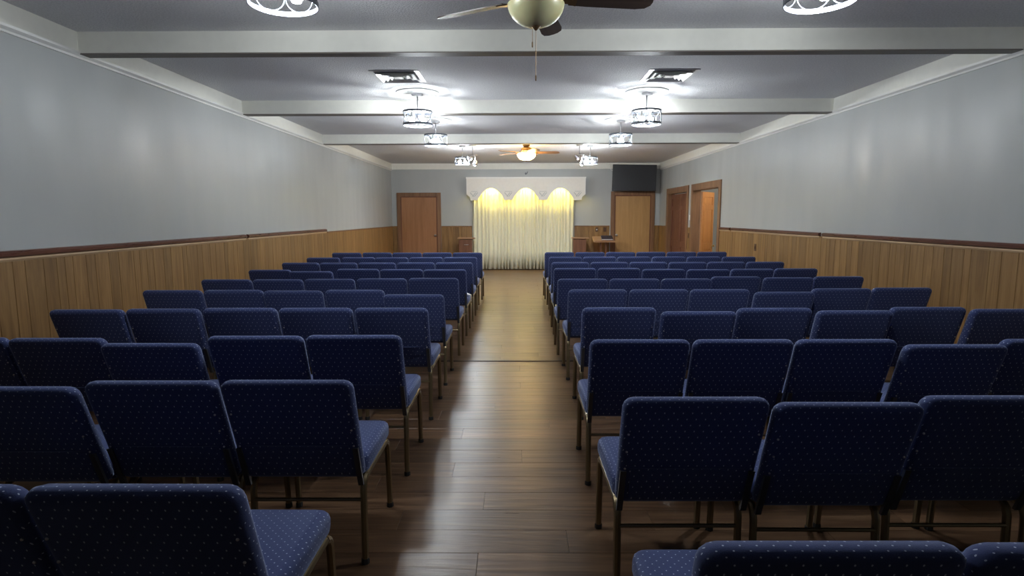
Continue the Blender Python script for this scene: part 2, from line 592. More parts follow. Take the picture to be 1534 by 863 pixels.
# ------------------------------------------------------------------ doors
def casing_back(name, x0, x1, ztop):
    bm = bmesh.new()
    w = 0.105
    box(bm, x0 - w, x0, YB - 0.03, YB, 0, ztop + w)
    box(bm, x1, x1 + w, YB - 0.03, YB, 0, ztop + w)
    box(bm, x0, x1, YB - 0.03, YB, ztop, ztop + w)
    bmesh.ops.bevel(bm, geom=list(bm.edges), offset=0.006, segments=1, affect='EDGES')
    return bm
def slab_door(name, x0, x1, ztop, m, label, knob_x):
    o = struct(name, bbox(x0, x1, YB - 0.012, YB - 0.002, 0.008, ztop, 0.002, 1), m)
    o['label'] = label
    obj('door_frame', casing_back('', x0, x1, ztop), M['casing'], o)
    bm = bmesh.new()
    box(bm, x0, x0 + 0.025, YB - 0.022, YB - 0.012, 0, ztop); box(bm, x1 - 0.025, x1, YB - 0.022, YB - 0.012, 0, ztop)
    box(bm, x0 + 0.025, x1 - 0.025, YB - 0.022, YB - 0.012, ztop - 0.025, ztop)
    obj('door_stop', bm, M['door_dark'], o)
    bm = bmesh.new()
    mx = Matrix.Translation((knob_x, YB - 0.012, 0.94)) @ Matrix.Rotation(R(90), 4, 'X')
    lathe(bm, [(0.032, 0), (0.032, 0.006), (0.012, 0.010), (0.012, 0.035), (0.028, 0.045), (0.030, 0.060), (0.018, 0.072), (0, 0.074)], 16)
    bm.transform(mx)
    obj('door_knob', bm, M['chrome'], o, True)
    return o
slab_door('door_1', DL0, DL1, 2.0, M['door_red'], 'flat reddish wooden door with knob in the curtain wall', DL1 - 0.06)
slab_door('door_2', DR0, DR1, 2.02, M['door_gold'], 'flat golden wooden door below the television', DR0 + 0.06)

def casing_right(y0, y1):
    bm = bmesh.new()
    w = 0.12
    for xa, xb in ((XR - 0.025, XR),):
        box(bm, xa, xb, y0 - w, y0, 0, DH + w)
        box(bm, xa, xb, y1, y1 + w, 0, DH + w)
        box(bm, xa, xb, y0, y1, DH, DH + w)
    # jamb lining
    box(bm, XR - 0.02, XR + T + 0.01, y0, y0 + 0.02, 0, DH)
    box(bm, XR - 0.02, XR + T + 0.01, y1 - 0.02, y1, 0, DH)
    box(bm, XR - 0.02, XR + T + 0.01, y0 + 0.02, y1 - 0.02, DH - 0.02, DH)
    return bm
def panel_door(w, m, name):
    """leaf in its own frame: x along the width from the hinge, y thickness, panels recessed"""
    bm = bmesh.new()
    h = 1.99
    st = 0.11
    t = 0.02
    box(bm, 0, st, -t, t, 0.01, h); box(bm, w - st, w, -t, t, 0.01, h)
    for z0, z1 in ((0.01, 0.20), (0.70, 0.84), (1.60, 1.70), (1.88, h)):
        box(bm, st, w - st, -t, t, z0, z1)
    return bm
def panels(parent, w, m):
    for z0, z1 in ((0.20, 0.70), (0.84, 1.60), (1.70, 1.88)):
        bm = bmesh.new()
        box(bm, 0.11, w - 0.11, -0.008, 0.008, z0, z1)
        box(bm, 0.14, w - 0.14, -0.014, 0.014, z0 + 0.03, z1 - 0.03)
        obj('door_panel', bm, m, parent)
def knob(parent, x, z, m):
    bm = bmesh.new()
    lathe(bm, [(0.028, 0), (0.028, 0.005), (0.011, 0.009), (0.011, 0.03), (0.026, 0.04), (0.027, 0.055), (0, 0.066)], 14)
    bm.transform(Matrix.Translation((x, -0.02, z)) @ Matrix.Rotation(R(90), 4, 'X'))
    obj('door_knob', bm, m, parent, True)
# shut dark door, a pair of leaves set back in the wall
o = struct('door_3', casing_right(D1A, D1B), M['casing'])
o['label'] = 'dark brown panelled door shut in its frame near the corner'
wl = (D1B - D1A - 0.05) / 2
for k in range(2):
    leaf = obj('door_leaf', panel_door(wl, M['door_dark'], ''), M['door_dark'], o)
    leaf.rotation_euler = (0, 0, R(-90))
    leaf.location = (XR + 0.09, D1B - 0.025 - k * wl, 0)
    panels(leaf, wl, M['door_dark'])
# open doorway with the orange leaf swung into the next room
o = struct('door_4', casing_right(D2A, D2B), M['casing'])
o['label'] = 'open doorway with a bright orange panelled leaf standing ajar'
leaf = obj('door_leaf', panel_door(0.80, M['door_orange'], ''), M['door_orange'], o)
leaf.location = (XR + T + 0.03, D2B - 0.03, 0)
leaf.rotation_euler = (0, 0, R(54))
panels(leaf, 0.80, M['door_orange'])
knob(leaf, 0.74, 0.77, M['brass'])

# ------------------------------------------------------------------ chairs
CH_Z = 0.85
Y0 = -0.42                        # local y of the rear top edge of the back; local origin is the middle of the footprint
LEAN = 0.36
def lean_y(z): return Y0 + LEAN * (CH_Z - z)

def soft_box(x0, x1, y0, y1, z0, z1, corner_axis, r_corner, r_edge, seg=3):
    bm = bmesh.new()
    box(bm, x0, x1, y0, y1, z0, z1)
    ax = 'xyz'.index(corner_axis)
    ed = [e for e in bm.edges if abs(e.verts[0].co[ax] - e.verts[1].co[ax]) > 1e-4]
    bmesh.ops.bevel(bm, geom=ed, offset=r_corner, segments=3, profile=0.5, affect='EDGES')
    lo, hi = [(x0, x1), (y0, y1), (z0, z1)][ax]
    ed = [e for e in bm.edges if all(abs(v.co[ax] - lo) < 1e-5 for v in e.verts) or all(abs(v.co[ax] - hi) < 1e-5 for v in e.verts)]
    bmesh.ops.bevel(bm, geom=ed, offset=r_edge, segments=seg, profile=0.5, affect='EDGES')
    return bm

def make_chair_meshes():
    me = {}
    # seat cushion, front edge rolled over
    bm = soft_box(-0.252, 0.252, Y0 + 0.20, Y0 + 0.68, 0.385, 0.48, 'z', 0.05, 0.032)
    for v in bm.verts:
        t = (v.co.y - (Y0 + 0.20)) / 0.48
        v.co.z += 0.010 * math.sin(PI * min(max(t, 0), 1)) * (1 if v.co.z > 0.44 else 0)
        if t > 0.75 and v.co.z > 0.42:
            v.co.z -= 0.018 * ((t - 0.75) / 0.25) ** 2
    me['seat'] = to_mesh('seat', bm, M['fabric'], True)
    # backrest
    th = 0.066
    bm = soft_box(-0.253, 0.253, 0.0, th, 0.395, CH_Z, 'y', 0.038, 0.027)
    for v in bm.verts:
        v.co.x *= 0.985 + 0.015 * (v.co.z - 0.395) / 0.455
        v.co.y += lean_y(v.co.z) + 0.012 * (1 - (v.co.x / 0.256) ** 2)
    me['backrest'] = to_mesh('backrest', bm, M['fabric'], True)
    # book pocket: mouth stands a little off the back, foot sewn down
    bm = bmesh.new()
    A = []
    for z, off in ((0.425, 0.003), (0.50, 0.011), (0.562, 0.018)):
        row = []
        for x in (-0.205, -0.1, 0.0, 0.1, 0.205):
            o_ = off if abs(x) < 0.2 else 0.002
            yb = lean_y(z) + 0.012 * (1 - (x / 0.256) ** 2)
            row.append((bm.verts.new((x, yb - o_, z)), bm.verts.new((x, yb + 0.004, z))))
        A.append(row)
    for i in range(2):
        for k in range(4):
            bm.faces.new((A[i][k][0], A[i][k + 1][0], A[i + 1][k + 1][0], A[i + 1][k][0]))
            bm.faces.new((A[i][k][1], A[i + 1][k][1], A[i + 1][k + 1][1], A[i][k + 1][1]))
    for k in range(4):
        for i, s in ((0, 1), (2, -1)):
            bm.faces.new((A[i][k][0], A[i][k][1], A[i][k + 1][1], A[i][k + 1][0]))
    for i in range(2):
        for k in (0, 4):
            bm.faces.new((A[i][k][0], A[i + 1][k][0], A[i + 1][k][1], A[i][k][1]))
    me['book_pocket'] = to_mesh('book_pocket', bm, M['fabric'])
    for s, nm in ((-1, 'l'), (1, 'r')):
        # front leg: foot, straight up, bend back under the cushion
        x = s * 0.232
        yf = Y0 + 0.70
        bm = bmesh.new()
        pts = [(x, yf, 0.012), (x, yf - 0.02, 0.30)]
        for k in range(6):
            a = k / 5 * R(82)
            pts.append((x, yf - 0.022 - 0.05 * (1 - math.cos(a)), 0.318 + 0.05 * math.sin(a)))
        tube(bm, pts, 0.0148, 8)
        me['legf' + nm] = to_mesh('leg', bm, M['leg'], 'angle')
        # rear leg: from the rail down and a little back
        yr = Y0 + 0.205
        bm = bmesh.new()
        pts = [(x, yr + 0.055, 0.372), (x, yr + 0.035, 0.368), (x, yr + 0.018, 0.352), (x, yr + 0.008, 0.325), (x, yr, 0.012)]
        tube(bm, pts, 0.0148, 8)
        me['legr' + nm] = to_mesh('leg', bm, M['leg'], 'angle')
        bm = bmesh.new()
        tube(bm, [(x, yf - 0.07, 0.370), (x, yr + 0.05, 0.3725)], 0.0148, 8)
        me['rail' + nm] = to_mesh('seat_rail', bm, M['leg'], 'angle')
        # flat steel upright on the back of the pad
        bm = bmesh.new()
        z0, z1 = 0.365, 0.55
        for z in (z0, z1): pass
        A = []
        for z in (z0, z1):
            yb = lean_y(z)
            A.append([bm.verts.new((s * 0.222, yb - 0.004, z)), bm.verts.new((s * 0.244, yb - 0.004, z)),
                      bm.verts.new((s * 0.244, yb + 0.010, z)), bm.verts.new((s * 0.222, yb + 0.010, z))])
        for k in range(4):
            bm.faces.new((A[0][k], A[0][(k + 1) % 4], A[1][(k + 1) % 4], A[1][k]))
        bm.faces.new(A[0]); bm.faces.new(A[1])
        me['upright' + nm] = to_mesh('back_upright', bm, M['iron'])
        # three pale upholstery studs in a row
        bm = bmesh.new()
        for z in (0.56, 0.635, 0.71):
            yb = lean_y(z) + 0.012 * (1 - (0.228 / 0.256) ** 2)
            b2 = bmesh.new()
            lathe(b2, [(0.0045, 0), (0.0035, 0.003), (0, 0.004)], 8)
            b2.transform(Matrix.Translation((s * 0.228, yb, z)) @ Matrix.Rotation(R(90), 4, 'X'))
            tmp = bpy.data.meshes.new('t'); b2.to_mesh(tmp); b2.free(); bm.from_mesh(tmp); bpy.data.meshes.remove(tmp)
        me['stud' + nm] = to_mesh('stud_row', bm, M['chrome'], True)
        for yy, kk in ((yf, 'f'), (yr, 'r')):
            bm = bmesh.new()
            lathe(bm, [(0.012, 0.0), (0.0178, 0.001), (0.0178, 0.018), (0.0148, 0.024)], 8, (x, yy, 0))
            me['foot' + kk + nm] = to_mesh('foot_cap', bm, M['foot'], 'angle')
    bm = bmesh.new()
    tube(bm, [(-0.232, Y0 + 0.207, 0.285), (0.232, Y0 + 0.207, 0.285)], 0.008, 8)
    me['stretcher'] = to_mesh('stretcher', bm, M['leg'], 'angle')
    return me
CM = make_chair_meshes()
ORD = ['aisle', 'second', 'third', 'fourth', 'fifth', 'sixth']
ROWN = ['first', 'second', 'third', 'fourth', 'fifth', 'sixth', 'seventh', 'eighth', 'ninth', 'tenth']
chairs = {}
def add_chair(side, r, i, x, y, rz):
    t = empty('church_chair', (x, y, 0), rz)
    seat = 'at the aisle end' if i == 0 else '%s from the aisle' % ORD[i]
    where = 'television side' if side == 'R' else 'away from television'
    tag(t, 'blue dotted chair %s, %s row from the curtain, %s' % (seat, ROWN[9 - r], where), 'chair', 'blue chairs set out in rows')
    place('seat', CM['seat'], t)
    bk = place('backrest', CM['backrest'], t)
    if r <= 5:
        place('book_pocket', CM['book_pocket'], bk)
    for nm in 'lr':
        for k in 'fr':
            lg = place('leg', CM['leg' + k + nm], t)
            if r <= 4:
                place('foot_cap', CM['foot' + k + nm], lg)
        place('seat_rail', CM['rail' + nm], t)
        place('back_upright', CM['upright' + nm], bk)
        if r <= 3:
            place('stud_row', CM['stud' + nm], bk)['kind'] = 'stuff'
    place('stretcher', CM['stretcher'], t)
    chairs[(side, r, i)] = t
PITCH_X = 0.517
# image rows of the top edges, aisle chair first; and the aisle-side edge x of each row
LEFT = [(-0.635, [730, 731]),
        (-0.625, [570, 571, 580]),
        (-0.605, [502, 503, 514, 506, 505]),
        (-0.600, [461, 461, 461, 462, 463]),
        (-0.600, [441, 434, 435, 434, 434]),
        (-0.585, [416.5, 417, 417.5, 418, 418]),
        (-0.590, [403.5, 403, 402.5, 406, 403.5]),
        (-0.585, [393, 393, 393.5, 393.5, 393]),
        (-0.600, [385, 385, 386, 385, 386]),
        (-0.585, [379, 378.6, 378.6, 378, 378.4])]
RIGHT = [(0.342, [817, 819]),
         (0.365, [596, 604, 594, 600]),
         (0.370, [509, 509, 509, 517, 509]),
         (0.445, [461, 467, 462, 466, 461, 464]),
         (0.440, [434, 434, 434, 438, 433, 432]),
         (0.415, [418, 418, 418, 415, 416.5, 415]),
         (0.440, [402, 402, 403.5, 404, 403.5, 403]),
         (0.470, [393, 393, 393, 393.5, 393, 393]),
         (0.485, [385, 385, 385, 385, 385.5, 386]),
         (0.480, [378, 378.4, 378.4, 378, 378, 378])]
rngc = random.Random(21)
for side, rows in (('L', LEFT), ('R', RIGHT)):
    for r, (edge, tops) in enumerate(rows):
        for i, ypx in enumerate(tops):
            s = -1 if side == 'L' else 1
            x = edge + s * (0.254 + i * (PITCH_X if r < 3 else 0.5195 if s < 0 else 0.523))
            base_y = min(tops)
            eff = base_y + 0.35 * (ypx - base_y)
            d = d_at(eff, CH_Z)
            zt = CAM_H - d * math.tan(math.atan((ypx - 431.5) / FPX) + R(PITCH))
            add_chair(side, r, i, x, d - Y0 - 0.033, R(rngc.uniform(-0.35, 0.35)))
            if r < 7:
                chairs[(side, r, i)].scale = (1, 1, zt / CH_Z)

# ------------------------------------------------------------------ drum cage lights
def side_words(x): return 'television side' if x > XC else 'away from television'
def drum_meshes():
    me = {}
    rad, h = 0.172, 0.165
    bm = bmesh.new(); lathe(bm, [(0.062, 0), (0.062, -0.02), (0.055, -0.026), (0, -0.026)], 28); me['canopy'] = to_mesh('canopy', bm, M['chrome'], 'angle')
    bm = bmesh.new(); tube(bm, [(0, 0, -0.02), (0, 0, -0.36)], 0.008, 10); me['stem'] = to_mesh('stem', bm, M['chrome'], True)
    def ring(z0, z1, r0=rad, t=0.004):
        bm = bmesh.new(); n = 48
        q = [[bm.verts.new((rr * math.cos(2 * PI * k / n), rr * math.sin(2 * PI * k / n), zz)) for k in range(n)] for rr, zz in ((r0, z0), (r0, z1), (r0 - t, z1), (r0 - t, z0))]
        for a in range(4):
            for k in range(n):
                bm.faces.new((q[a][k], q[a][(k + 1) % n], q[(a + 1) % 4][(k + 1) % n], q[(a + 1) % 4][k]))
        return bm
    me['ring_t'] = to_mesh('ring_band', ring(-h + 0.145, -h + 0.165), M['iron'], 'angle')
    me['ring_b'] = to_mesh('ring_band', ring(-h, -h + 0.024), M['iron'], 'angle')
    # oval loop wrapped on the drum
    bm = bmesh.new(); pts = []
    for k in range(28):
        a = 2 * PI * k / 28
        th = 0.50 * math.cos(a)
        pts.append(((rad - 0.004) * math.cos(th), (rad - 0.004) * math.sin(th), -h + 0.084 + 0.066 * math.sin(a)))
    tube(bm, pts, 0.0038, 6, True); me['loop'] = to_mesh('cage_loop', bm, M['iron'], True)
    bm = bmesh.new()
    for k in range(3):
        a = 2 * PI * k / 3 + 0.4
        tube(bm, [(0, 0, -0.012), ((rad - 0.002) * math.cos(a), (rad - 0.002) * math.sin(a), -0.012)], 0.004, 6)
    me['spider'] = to_mesh('spider', bm, M['chrome'], True)
    bm = bmesh.new(); lathe(bm, [(0.014, 0), (0.016, -0.03), (0.032, -0.062), (0.034, -0.074), (0.030, -0.074), (0, -0.05)], 14); me['socket'] = to_mesh('socket', bm, M['white'], 'angle')  # socket flared into an opaque cup, added to keep bulb light off the ceiling
    bm = bmesh.new(); lathe(bm, [(0.012, 0), (0.016, -0.014), (0.030, -0.040), (0.031, -0.055), (0.022, -0.073), (0, -0.08)], 12); me['bulb'] = to_mesh('bulb', bm, M['bulb'], True)
    # scalloped ceiling rose
    bm = bmesh.new(); n = 64
    prof = [(0.245, 0.0), (0.245, -0.012), (0.225, -0.020), (0.205, -0.012), (0.150, -0.016), (0.085, -0.020), (0, -0.020)]
    lathe(bm, prof, n)
    for k in range(16):
        a = 2 * PI * k / 16
        b2 = bmesh.new(); bmesh.ops.create_icosphere(b2, subdivisions=1, radius=0.016)
        b2.transform(Matrix.Translation((0.214 * math.cos(a), 0.214 * math.sin(a), -0.016)) @ Matrix.Diagonal((1, 1, 0.6, 1)))
        tmp = bpy.data.meshes.new('t'); b2.to_mesh(tmp); b2.free(); bm.from_mesh(tmp); bpy.data.meshes.remove(tmp)
    me['rose'] = to_mesh('ceiling_rose', bm, M['white'], 'angle')
    return me
DM = drum_meshes()
def drum_light(x, y, ztop, where, rz=0.0, rose=True, lit=True, size=1.0):
    base = ZC - (0.020 if rose else 0.0)
    if rose:
        o = place('ceiling_rose', DM['rose'], None, (x, y, ZC))
        tag(o, 'round white scalloped ceiling rose over the drum light %s' % where, 'ceiling rose', 'white ceiling roses')
    t = empty('drum_light', (x, y, base), rz)
    tag(t, 'round metal cage drum ceiling light %s' % where, 'ceiling light', 'drum cage ceiling lights')
    place('canopy', DM['canopy'], t)
    drop = base - ztop
    st = place('stem', DM['stem'], t); st.scale = (1, 1, (drop + 0.02) / 0.36)
    for nm in ('ring_t', 'ring_b'):
        c_ = place('ring_band', DM[nm], t, (0, 0, -drop)); c_.scale = (size, size, size)
    for k in range(6):
        c_ = place('cage_loop', DM['loop'], t, (0, 0, -drop), (0, 0, k * PI / 3)); c_.scale = (size, size, size)
    c_ = place('spider', DM['spider'], t, (0, 0, -drop)); c_.scale = (size, size, size)
    for k in range(2):
        a = k * PI + 0.5
        px, py = 0.072 * size * math.cos(a), 0.072 * size * math.sin(a)
        tilt = (0, 0, 0)
        s_ = place('socket', DM['socket'], t, (px, py, -drop - 0.010), tilt)
        if lit:
            place('bulb', DM['bulb'], s_, (0, 0, -0.048))
    return t
for x, w in ((-1.18, 'beside the unlit fan, away from television'), (1.53, 'beside the unlit fan, television side')):
    drum_light(x, 3.12, 2.695, w, 0.3)
for x, w in ((-1.14, 'before the second beam, away from television'), (1.50, 'before the second beam, television side')):
    drum_light(x, 6.98, 2.675, w, 0.1)
for x, w in ((-1.20, 'past the second beam, away from television'), (1.55, 'past the second beam, television side')):
    drum_light(x, 8.95, 2.675, w, 0.7)
for x, w in ((-1.10, 'close to the lit fan, away from television'), (1.50, 'close to the lit fan, television side')):
    drum_light(x, 12.2, 2.66, w, 0.2, False, True, 0.9)

# twin-head spotlights by the last drum lights
def spotlight(x, y, label):
    t = empty('twin_spotlight', (x, y, ZC))
    tag(t, label, 'spotlight', 'twin spotlights near the lit fan')
    bm = bmesh.new(); lathe(bm, [(0.07, 0), (0.07, -0.02), (0.06, -0.028), (0, -0.028)], 24); obj('canopy', bm, M['white'], t, 'angle')
    bm = bmesh.new(); tube(bm, [(0, 0, -0.02), (0, 0, -0.20)], 0.009, 10); obj('stem', bm, M['chrome'], t, True)
    bm = bmesh.new(); tube(bm, [(-0.09, 0, -0.20), (0.09, 0, -0.20)], 0.010, 10); obj('cross_bar', bm, M['chrome'], t, True)
    for dx, dz, ry in ((0.05, -0.36, 12), (-0.06, -0.25, -40)):
        bm = bmesh.new(); tube(bm, [(dx, 0, -0.20), (dx, 0, dz + 0.04)], 0.006, 8); obj('arm', bm, M['chrome'], t, True)
        bm = bmesh.new(); lathe(bm, [(0.020, 0.06), (0.026, 0.045), (0.042, 0.0), (0.048, -0.035), (0.044, -0.035), (0.036, 0.0), (0, 0.02)], 18, cap=False)
        h_ = obj('lamp_head', bm, M['chrome'], t, True); h_.location = (dx, 0, dz); h_.rotation_euler = (R(18), R(ry), 0)
        bm = bmesh.new(); bmesh.ops.create_icosphere(bm, subdivisions=2, radius=0.032, matrix=Matrix.Translation((0, 0, -0.022)))
        obj('bulb', bm, M['spot'], h_, True)
    return t
spotlight(-0.88, 12.05, 'small twin spotlight beside the lit fan, away from television')
spotlight(1.27, 12.05, 'small twin spotlight beside the lit fan, television side')

# ------------------------------------------------------------------ ceiling fans
def fan(x, y, rz, label, lit, bowl_r=0.155, zbot=2.50):
    t = empty('ceiling_fan', (x, y, ZC), rz)
    tag(t, label, 'ceiling fan')
    metal = M['bronze']
    zb = zbot - ZC
    top = zb + 0.177
    bm = bmesh.new(); lathe(bm, [(0.075, 0), (0.075, -0.02), (0.055, -0.045), (0.02, -0.055), (0, -0.055)], 28); obj('canopy', bm, metal, t, 'angle')
    bm = bmesh.new(); tube(bm, [(0, 0, -0.04), (0, 0, top + 0.10)], 0.013, 10); obj('down_rod', bm, metal, t, True)
    bm = bmesh.new(); lathe(bm, [(0.02, 0.115), (0.075, 0.105), (0.110, 0.075), (0.115, 0.045), (0.095, 0.012), (0.06, 0.0), (0, 0.0)], 32, (0, 0, top)); obj('motor', bm, metal, t, True)
    bm = bmesh.new(); lathe(bm, [(0.055, 0.0), (0.07, -0.003), (bowl_r * 0.55, -0.005), (bowl_r * 0.55, -0.008), (0, -0.008)], 32, (0, 0, top)); obj('light_fitter', bm, metal, t, 'angle')
    bh = 0.118
    prof = [(bowl_r * 0.55, 0.026), (bowl_r * 0.85, 0.018), (bowl_r, 0.0)] + [(bowl_r * math.cos(a) ** 0.8, -bh * math.sin(a) ** 1.15) for a in [R(q) for q in (12, 24, 36, 48, 60, 72, 82)]] + [(0, -bh)]
    bm = bmesh.new(); lathe(bm, prof, 36, (0, 0, top - 0.030), cap=True); obj('glass_bowl', bm, M['fan_lit'] if lit else M['bowl'], t, True)
    bm = bmesh.new(); lathe(bm, [(0.028, 0.012), (0.026, 0.0), (0.014, -0.010), (0.006, -0.020), (0, -0.022)], 16, (0, 0, top - 0.030 - bh)); obj('finial', bm, metal, t, True)
    for k in range(5):
        a = 2 * PI * k / 5
        bm = bmesh.new()
        iron = [(0.10, -0.022), (0.10, 0.022), (0.18, 0.03), (0.23, 0.05), (0.23, -0.05), (0.18, -0.03)]
        A = [bm.verts.new((px, py, 0.0)) for px, py in iron]; B = [bm.verts.new((px, py, 0.006)) for px, py in iron]
        bm.faces.new(A); bm.faces.new(B[::-1])
        for q in range(6): bm.faces.new((A[q], A[(q + 1) % 6], B[(q + 1) % 6], B[q]))
        bi = obj('blade_iron', bm, metal, t); bi.location = (0, 0, top - 0.006); bi.rotation_euler = (R(-14), 0, a)
        bm = bmesh.new()
        out = [(0.19, -0.052), (0.30, -0.060), (0.58, -0.068), (0.635, -0.058), (0.66, -0.03), (0.665, 0.0), (0.66, 0.03), (0.635, 0.058), (0.58, 0.068), (0.30, 0.060), (0.19, 0.052)]
        A = [bm.verts.new((px, py, 0.006)) for px, py in out]; B = [bm.verts.new((px, py, 0.012)) for px, py in out]
        bm.faces.new(A); bm.faces.new(B[::-1]); n = len(out)
        for q in range(n): bm.faces.new((A[q], A[(q + 1) % n], B[(q + 1) % n], B[q]))
        bl = obj('blade', bm, M['shelf'] if lit else M['blade'], t); bl.location = (0, 0, top - 0.006); bl.rotation_euler = (R(-14), 0, a)
    if not lit:
        for (dx, dy, z1) in ((-0.020, -0.02, zb - 0.055), (0.0, -0.0, 2.255 - ZC)):
            p = Matrix.Rotation(-rz, 4, 'Z') @ Vector((dx, dy, 0))
            bm = bmesh.new(); tube(bm, [(p.x, p.y, zb + 0.02), (p.x, p.y, z1)], 0.0016, 6)
            ch = obj('pull_chain', bm, M['bronze'], t)
            bm = bmesh.new(); lathe(bm, [(0.002, 0.0), (0.004, -0.006), (0.004, -0.03), (0.0, -0.034)], 10, (p.x, p.y, z1)); obj('chain_pull', bm, metal, ch, True)
    return t
fan(0.11, 3.42, R(6), 'unlit ceiling fan with pale yellow glass bowl and pull chains', False, 0.158, 2.485)
fan(0.20, 12.0, R(0), 'ceiling fan with glowing amber glass bowl in front of the curtain', True, 0.185, 2.545)

# ------------------------------------------------------------------ ceiling vents
def vent(x, y, label):
    t = empty('ceiling_vent', (x, y, ZC))
    tag(t, label, 'air vent', 'square ceiling vents')
    s = 0.245
    bm = bmesh.new(); box(bm, -s + 0.03, s - 0.03, -s + 0.03, s - 0.03, -0.004, -0.001); obj('backing', bm, M['duct'], t)
    bm = bmesh.new()
    for a, b_, c_, d_ in ((-s, s, -s, -s + 0.035), (-s, s, s - 0.035, s), (-s, -s + 0.035, -s + 0.035, s - 0.035), (s - 0.035, s, -s + 0.035, s - 0.035)):
        box(bm, a, b_, c_, d_, -0.006, 0.0)
    obj('frame', bm, M['white'], t)
    for r in (0.19, 0.135, 0.08):
        bm = bmesh.new()
        hi = [bm.verts.new((sx * (r - 0.028), sy * (r - 0.028), -0.004)) for sx, sy in ((-1, -1), (1, -1), (1, 1), (-1, 1))]
        lo = [bm.verts.new((sx * r, sy * r, -0.026)) for sx, sy in ((-1, -1), (1, -1), (1, 1), (-1, 1))]
        lo2 = [bm.verts.new((sx * r, sy * r, -0.023)) for sx, sy in ((-1, -1), (1, -1), (1, 1), (-1, 1))]
        hi2 = [bm.verts.new((sx * (r - 0.028), sy * (r - 0.028), -0.0015)) for sx, sy in ((-1, -1), (1, -1), (1, 1), (-1, 1))]
        for k in range(4):
            j = (k + 1) % 4
            bm.faces.new((hi[k], hi[j], lo[j], lo[k])); bm.faces.new((lo[k], lo[j], lo2[j], lo2[k]))
            bm.faces.new((lo2[k], lo2[j], hi2[j], hi2[k])); bm.faces.new((hi2[k], hi2[j], hi[j], hi[k]))
        obj('louver', bm, M['white'], t)
    bm = bmesh.new(); box(bm, -0.045, 0.045, -0.045, 0.045, -0.020, -0.016); obj('center_plate', bm, M['white'], t)
vent(-1.20, 6.19, 'square white louvred vent in the ceiling, away from television')
vent(1.55, 6.19, 'square white louvred vent in the ceiling, television side')

# ------------------------------------------------------------------ curtain and pelmet
def pleated(x0, x1, z0, z1, y):
    bm = bmesh.new()
    rg = random.Random(5)
    xs = [x0]; ys = []
    # pleat by pleat, uneven
    pts = []
    x = x0
    while x < x1 - 1e-4:
        w = min(rg.uniform(0.07, 0.13), x1 - x)
        if x1 - x - w < 0.03: w = x1 - x
        amp = rg.uniform(0.06, 0.11)
        for k in range(8):
            a = k / 8
            pts.append((x + w * a, amp * (0.5 - 0.5 * math.cos(2 * PI * a)) ** 0.6))
        x += w
    pts.append((x1, 0.0))
    levels = [z0, z0 + 0.5, z0 + 1.0, z0 + 1.5, z1]
    front, back = [], []
    for li, z in enumerate(levels):
        k = 0.85 + 0.15 * math.cos(li * 2.1)
        f, b_ = [], []
        for px, d in pts:
            sh = 0.006 * math.sin(px * 9 + li * 1.7)
            f.append(bm.verts.new((px + sh, y - d * k, z)))
            b_.append(bm.verts.new((px + sh, y - d * k + 0.004, z)))
        front.append(f); back.append(b_)
    n = len(pts)
    for li in range(len(levels) - 1):
        for i in range(n - 1):
            bm.faces.new((front[li][i], front[li][i + 1], front[li + 1][i + 1], front[li + 1][i]))
            bm.faces.new((back[li][i], back[li + 1][i], back[li + 1][i + 1], back[li][i + 1]))
        for e in (0, n - 1):
            bm.faces.new((front[li][e], front[li + 1][e], back[li + 1][e], back[li][e]))
    for li in (0, len(levels) - 1):
        for i in range(n - 1):
            bm.faces.new((front[li][i], front[li][i + 1], back[li][i + 1], back[li][i]))
    return bm
YCUR = 16.14
o = obj('curtain', pleated(CUR0, CUR1, 0.02, 2.44, YCUR), M['curtain'], None, True)
tag(o, 'floor length cream pleated curtain under the white pelmet', 'curtain')

PX0, PX1 = -1.33, 1.84
YP = 15.83
PT, PB, PK = 2.49, 1.885, 2.205   # top, foot of the corbels, crown of the arches
centres = [XC - 0.925, XC, XC + 0.925]
aw = 0.335
pts = [(PX0, PT), (PX0, 2.04), (PX0 + 0.03, 2.02), (PX0 + 0.08, 1.98), (PX0 + 0.10, 1.94), (PX0 + 0.10, PB)]
for i, cx_ in enumerate(centres):
    left = cx_ - aw; right = cx_ + aw
    arch = []
    for k in range(0, 17):
        u_ = -1 + k / 8
        arch.append((cx_ + aw * u_, PB + 0.03 + (PK - PB - 0.03) * (1 - 0.93 * abs(u_) ** 2.0)))
    pts += [(left - 0.012, PB)] + arch + [(right + 0.012, PB)]
pts += [(PX1 - 0.10, PB), (PX1 - 0.10, 1.94), (PX1 - 0.08, 1.98), (PX1 - 0.03, 2.02), (PX1, 2.04), (PX1, PT)]
pel = empty('pelmet', (XC, YP, PB))
tag(pel, 'white three-arched pelmet board mounted over the cream curtain', 'pelmet')
bm = bmesh.new(); extrude_outline(bm, [(x - XC, z - PB) for x, z in pts], 0.0, 0.025); obj('front_board', bm, M['pelmet'], pel)
bm = bmesh.new()
box(bm, PX0 - XC, PX0 - XC + 0.02, 0.025, YB - YP, 2.04 - PB, PT - PB); obj('side_board', bm, M['pelmet'], pel)
bm = bmesh.new()
box(bm, PX1 - XC - 0.02, PX1 - XC, 0.025, YB - YP, 2.04 - PB, PT - PB); obj('side_board', bm, M['pelmet'], pel)
bm = bmesh.new(); box(bm, PX0 - XC, PX1 - XC, 0.025, YB - YP, PT - PB - 0.02, PT - PB); obj('lid_board', bm, M['pelmet'], pel)
bm = bmesh.new(); box(bm, PX0 - XC - 0.01, PX1 - XC + 0.01, -0.014, 0.0, PT - PB - 0.035, PT - PB + 0.004)
obj('top_moulding', bm, M['white'], pel)
